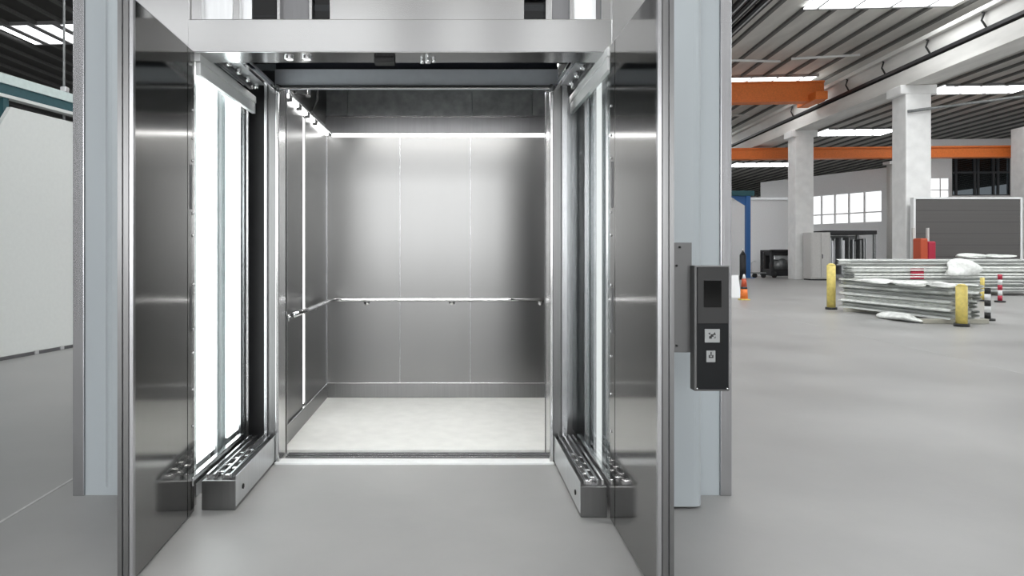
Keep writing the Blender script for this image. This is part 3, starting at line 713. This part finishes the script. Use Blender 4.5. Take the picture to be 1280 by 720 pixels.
# ================================================================== SWING DOOR LEAVES
def leaf(hx, hy, fx, fy, s, label, th=.06):
    """hinge -> free edge of the inner face; s=+1: inner face on local +y"""
    d = Vector((fx-hx, fy-hy)); L = d.length; ang = math.atan2(d.y, d.x)
    t = thing('steel_door', label, 'door', (hx, hy, 0), ang)
    zt = 2.30; z0 = .008
    A = lambda a: a*s
    def bx(mb, x0, x1, y0, y1, a, b, bev=0): return mb.box(x0, x1, min(A(y0), A(y1)), max(A(y0), A(y1)), a, b, bev)
    bx(MB(), 0, L-.012, -th, -.002, z0, zt, .002).build('leaf_core', 'steel_edge', t, local=True)
    fs = L-.02
    bx(MB(), .102, fs, -.002, .0, z0+.005, zt-.005).build('inner_skin', 'steel_leaf', t, local=True)
    bx(MB(), .004, .098, -.002, .0015, z0+.005, zt-.005).build('hinge_stile', 'steel_leaf', t, local=True)
    bx(MB(), .08, fs, 0, .0, z0, z0) if False else None
    m = MB()
    for k, (ya, yb_, xe) in enumerate(((-th, -th*.72, 0), (-th*.72, -th*.62, -.01), (-th*.62, -th*.30, 0), (-th*.30, -th*.22, -.008), (-th*.22, .001, .002))):
        m = MB(); bx(m, L-.02, L+xe, ya, yb_, z0, zt)
        m.build('edge_strip', ('steel_edge', 'steel_dark', 'steel_edge', 'steel_dark', 'steel_mid')[k], t, local=True)
    # keeps and screws down the hinge stile
    for zc in (1.62, 1.02):
        k_ = bx(MB(), .045, .062, .0015, .006, zc-.11, zc+.11, .001).build('strike_plate', 'steel_dark', t, local=True)
    m_z = (2.0, 1.86, 1.75, 1.49, 1.38, 1.14, .92, .80, .62, .44)
    for zc in m_z:
        MB().cyl((.030, A(.0015), zc), (.030, A(.006), zc), .0065, 10).build('screw', 'chrome', t, local=True)
    return t, L
lt, LL = leaf(-1.285, 3.39, -1.250, 2.665, 1, 'open brushed steel door leaf left of the cab')
MB().box(LL-.20, LL-.10, -.098, -.062, .56, 1.43, .004).build('pull_handle', 'steel_dark', lt, local=True)
rt, LR = leaf(.765, 3.29, .763, 2.52, -1, 'open brushed steel door leaf right of the cab, carrying the control panel')

# ================================================================== CONTROL PANEL
Yc = 2.90
t = thing('control_panel', 'black lift call panel with display and two silver buttons', 'control panel', (1.1, Yc, .72))
x0, x1 = X(868, Yc), X(912, Yc); zt, zb = Z(332, Yc), Z(489, Yc)
MB().box(X(868, Yc), x1, Yc, Yc+.055, zb, zt, .004).build('housing', 'panel_grey', t)
zs = Z(404, Yc)
MB().box(x0+.010, x1-.006, Yc-.004, Yc, zb+.008, zt-.006, .001).build('face_plate', 'panel_black', t)
MB().box(x0+.012, x1-.008, Yc-.006, Yc-.004, zs, zt-.008, .0005).build('upper_plate', 'plate_dark', t)
MB().box(X(879, Yc), X(901, Yc), Yc-.008, Yc-.006, Z(384, Yc), Z(350, Yc), .001).build('display', 'display', t)
b1_ = MB().box(X(880, Yc), X(899, Yc), Yc-.009, Yc-.004, Z(428, Yc), Z(411, Yc), .004, 3).build('button', 'button', t)
g = MB(); cxm, cz = X(889, Yc), Z(419.5, Yc)
g.box(cxm-.012, cxm-.001, Yc-.010, Yc-.009, cz-.012, cz-.001).box(cxm-.006, cxm+.006, Yc-.010, Yc-.009, cz-.004, cz+.007, M=None)
g.prism([(cxm+.002, cz+.004), (cxm+.012, cz+.016), (cxm+.016, cz+.004)], 'y', Yc-.010, Yc-.009).prism([(cxm+.008, cz-.010), (cxm+.015, cz-.002), (cxm+.015, cz-.010)], 'y', Yc-.010, Yc-.009).prism([(cxm-.016, cz+.012), (cxm-.006, cz+.014), (cxm-.010, cz+.004)], 'y', Yc-.010, Yc-.009)
g.build('symbol', 'black_paint', b1_)
b2_ = MB().box(X(882, Yc), X(893.5, Yc), Yc-.009, Yc-.004, Z(452.5, Yc), Z(438, Yc), .003, 3).build('button', 'button', t)
g = MB(); cxm, cz = X(887.8, Yc), Z(443, Yc)
g.box(cxm-.010, cxm+.010, Yc-.010, Yc-.009, cz-.014, cz-.001).box(cxm-.0025, cxm+.0025, Yc-.010, Yc-.009, cz, cz+.012)
g.build('symbol', 'black_paint', b2_)
g = MB().prism([(cxm-.006, cz-.004), (cxm+.006, cz-.004), (cxm, cz-.011)], 'y', Yc-.0105, Yc-.0099); g.build('arrow', 'button', b2_)
for (sx, sz) in ((x0+.009, zb+.012), (x1-.012, zb+.012)):
    MB().cyl((sx, Yc-.004, sz), (sx, Yc-.008, sz), .004, 12).build('screw', 'chrome', t)
# bracket reaching to the door leaf
zb1, zt1 = Z(443, Yc), Z(303, Yc)
MB().box(.826, X(867, Yc)+.012, Yc+.056, Yc+.064, zb1, zt1, .001).build('bracket', 'panel_grey', t)
for sx, sz in ((X(855, Yc), zt1-.02), (X(851, Yc), zt1-.10), (X(851, Yc), zb1+.03)):
    MB().cyl((sx, Yc+.056, sz), (sx, Yc+.050, sz), .005, 10).build('bracket_screw', 'rubber', t)

# ================================================================== LIGHT, CAMERA
w = bpy.data.worlds.new('World'); bpy.context.scene.world = w; w.use_nodes = True
nt = w.node_tree; bg = nt.nodes['Background']; bg.inputs[0].default_value = (.97, .985, 1, 1); bg.inputs[1].default_value = WORLD
cam = bpy.data.cameras.new('Camera'); co = bpy.data.objects.new('Camera', cam); C.objects.link(co)
co.location = (0, 0, CH); co.rotation_euler = (math.radians(90), 0, 0)
cam.sensor_width = 36; cam.lens = 36*F/1280
cam.shift_x = (640-VX)/1280; cam.shift_y = -(360-VY)/1280
cam.clip_start = .05; cam.clip_end = 300
S = bpy.context.scene; S.camera = co
S.view_settings.view_transform = 'Standard'; S.view_settings.look = 'None'; S.view_settings.gamma = 1
S.view_settings.use_curve_mapping = False; S.view_settings.exposure = 0.0
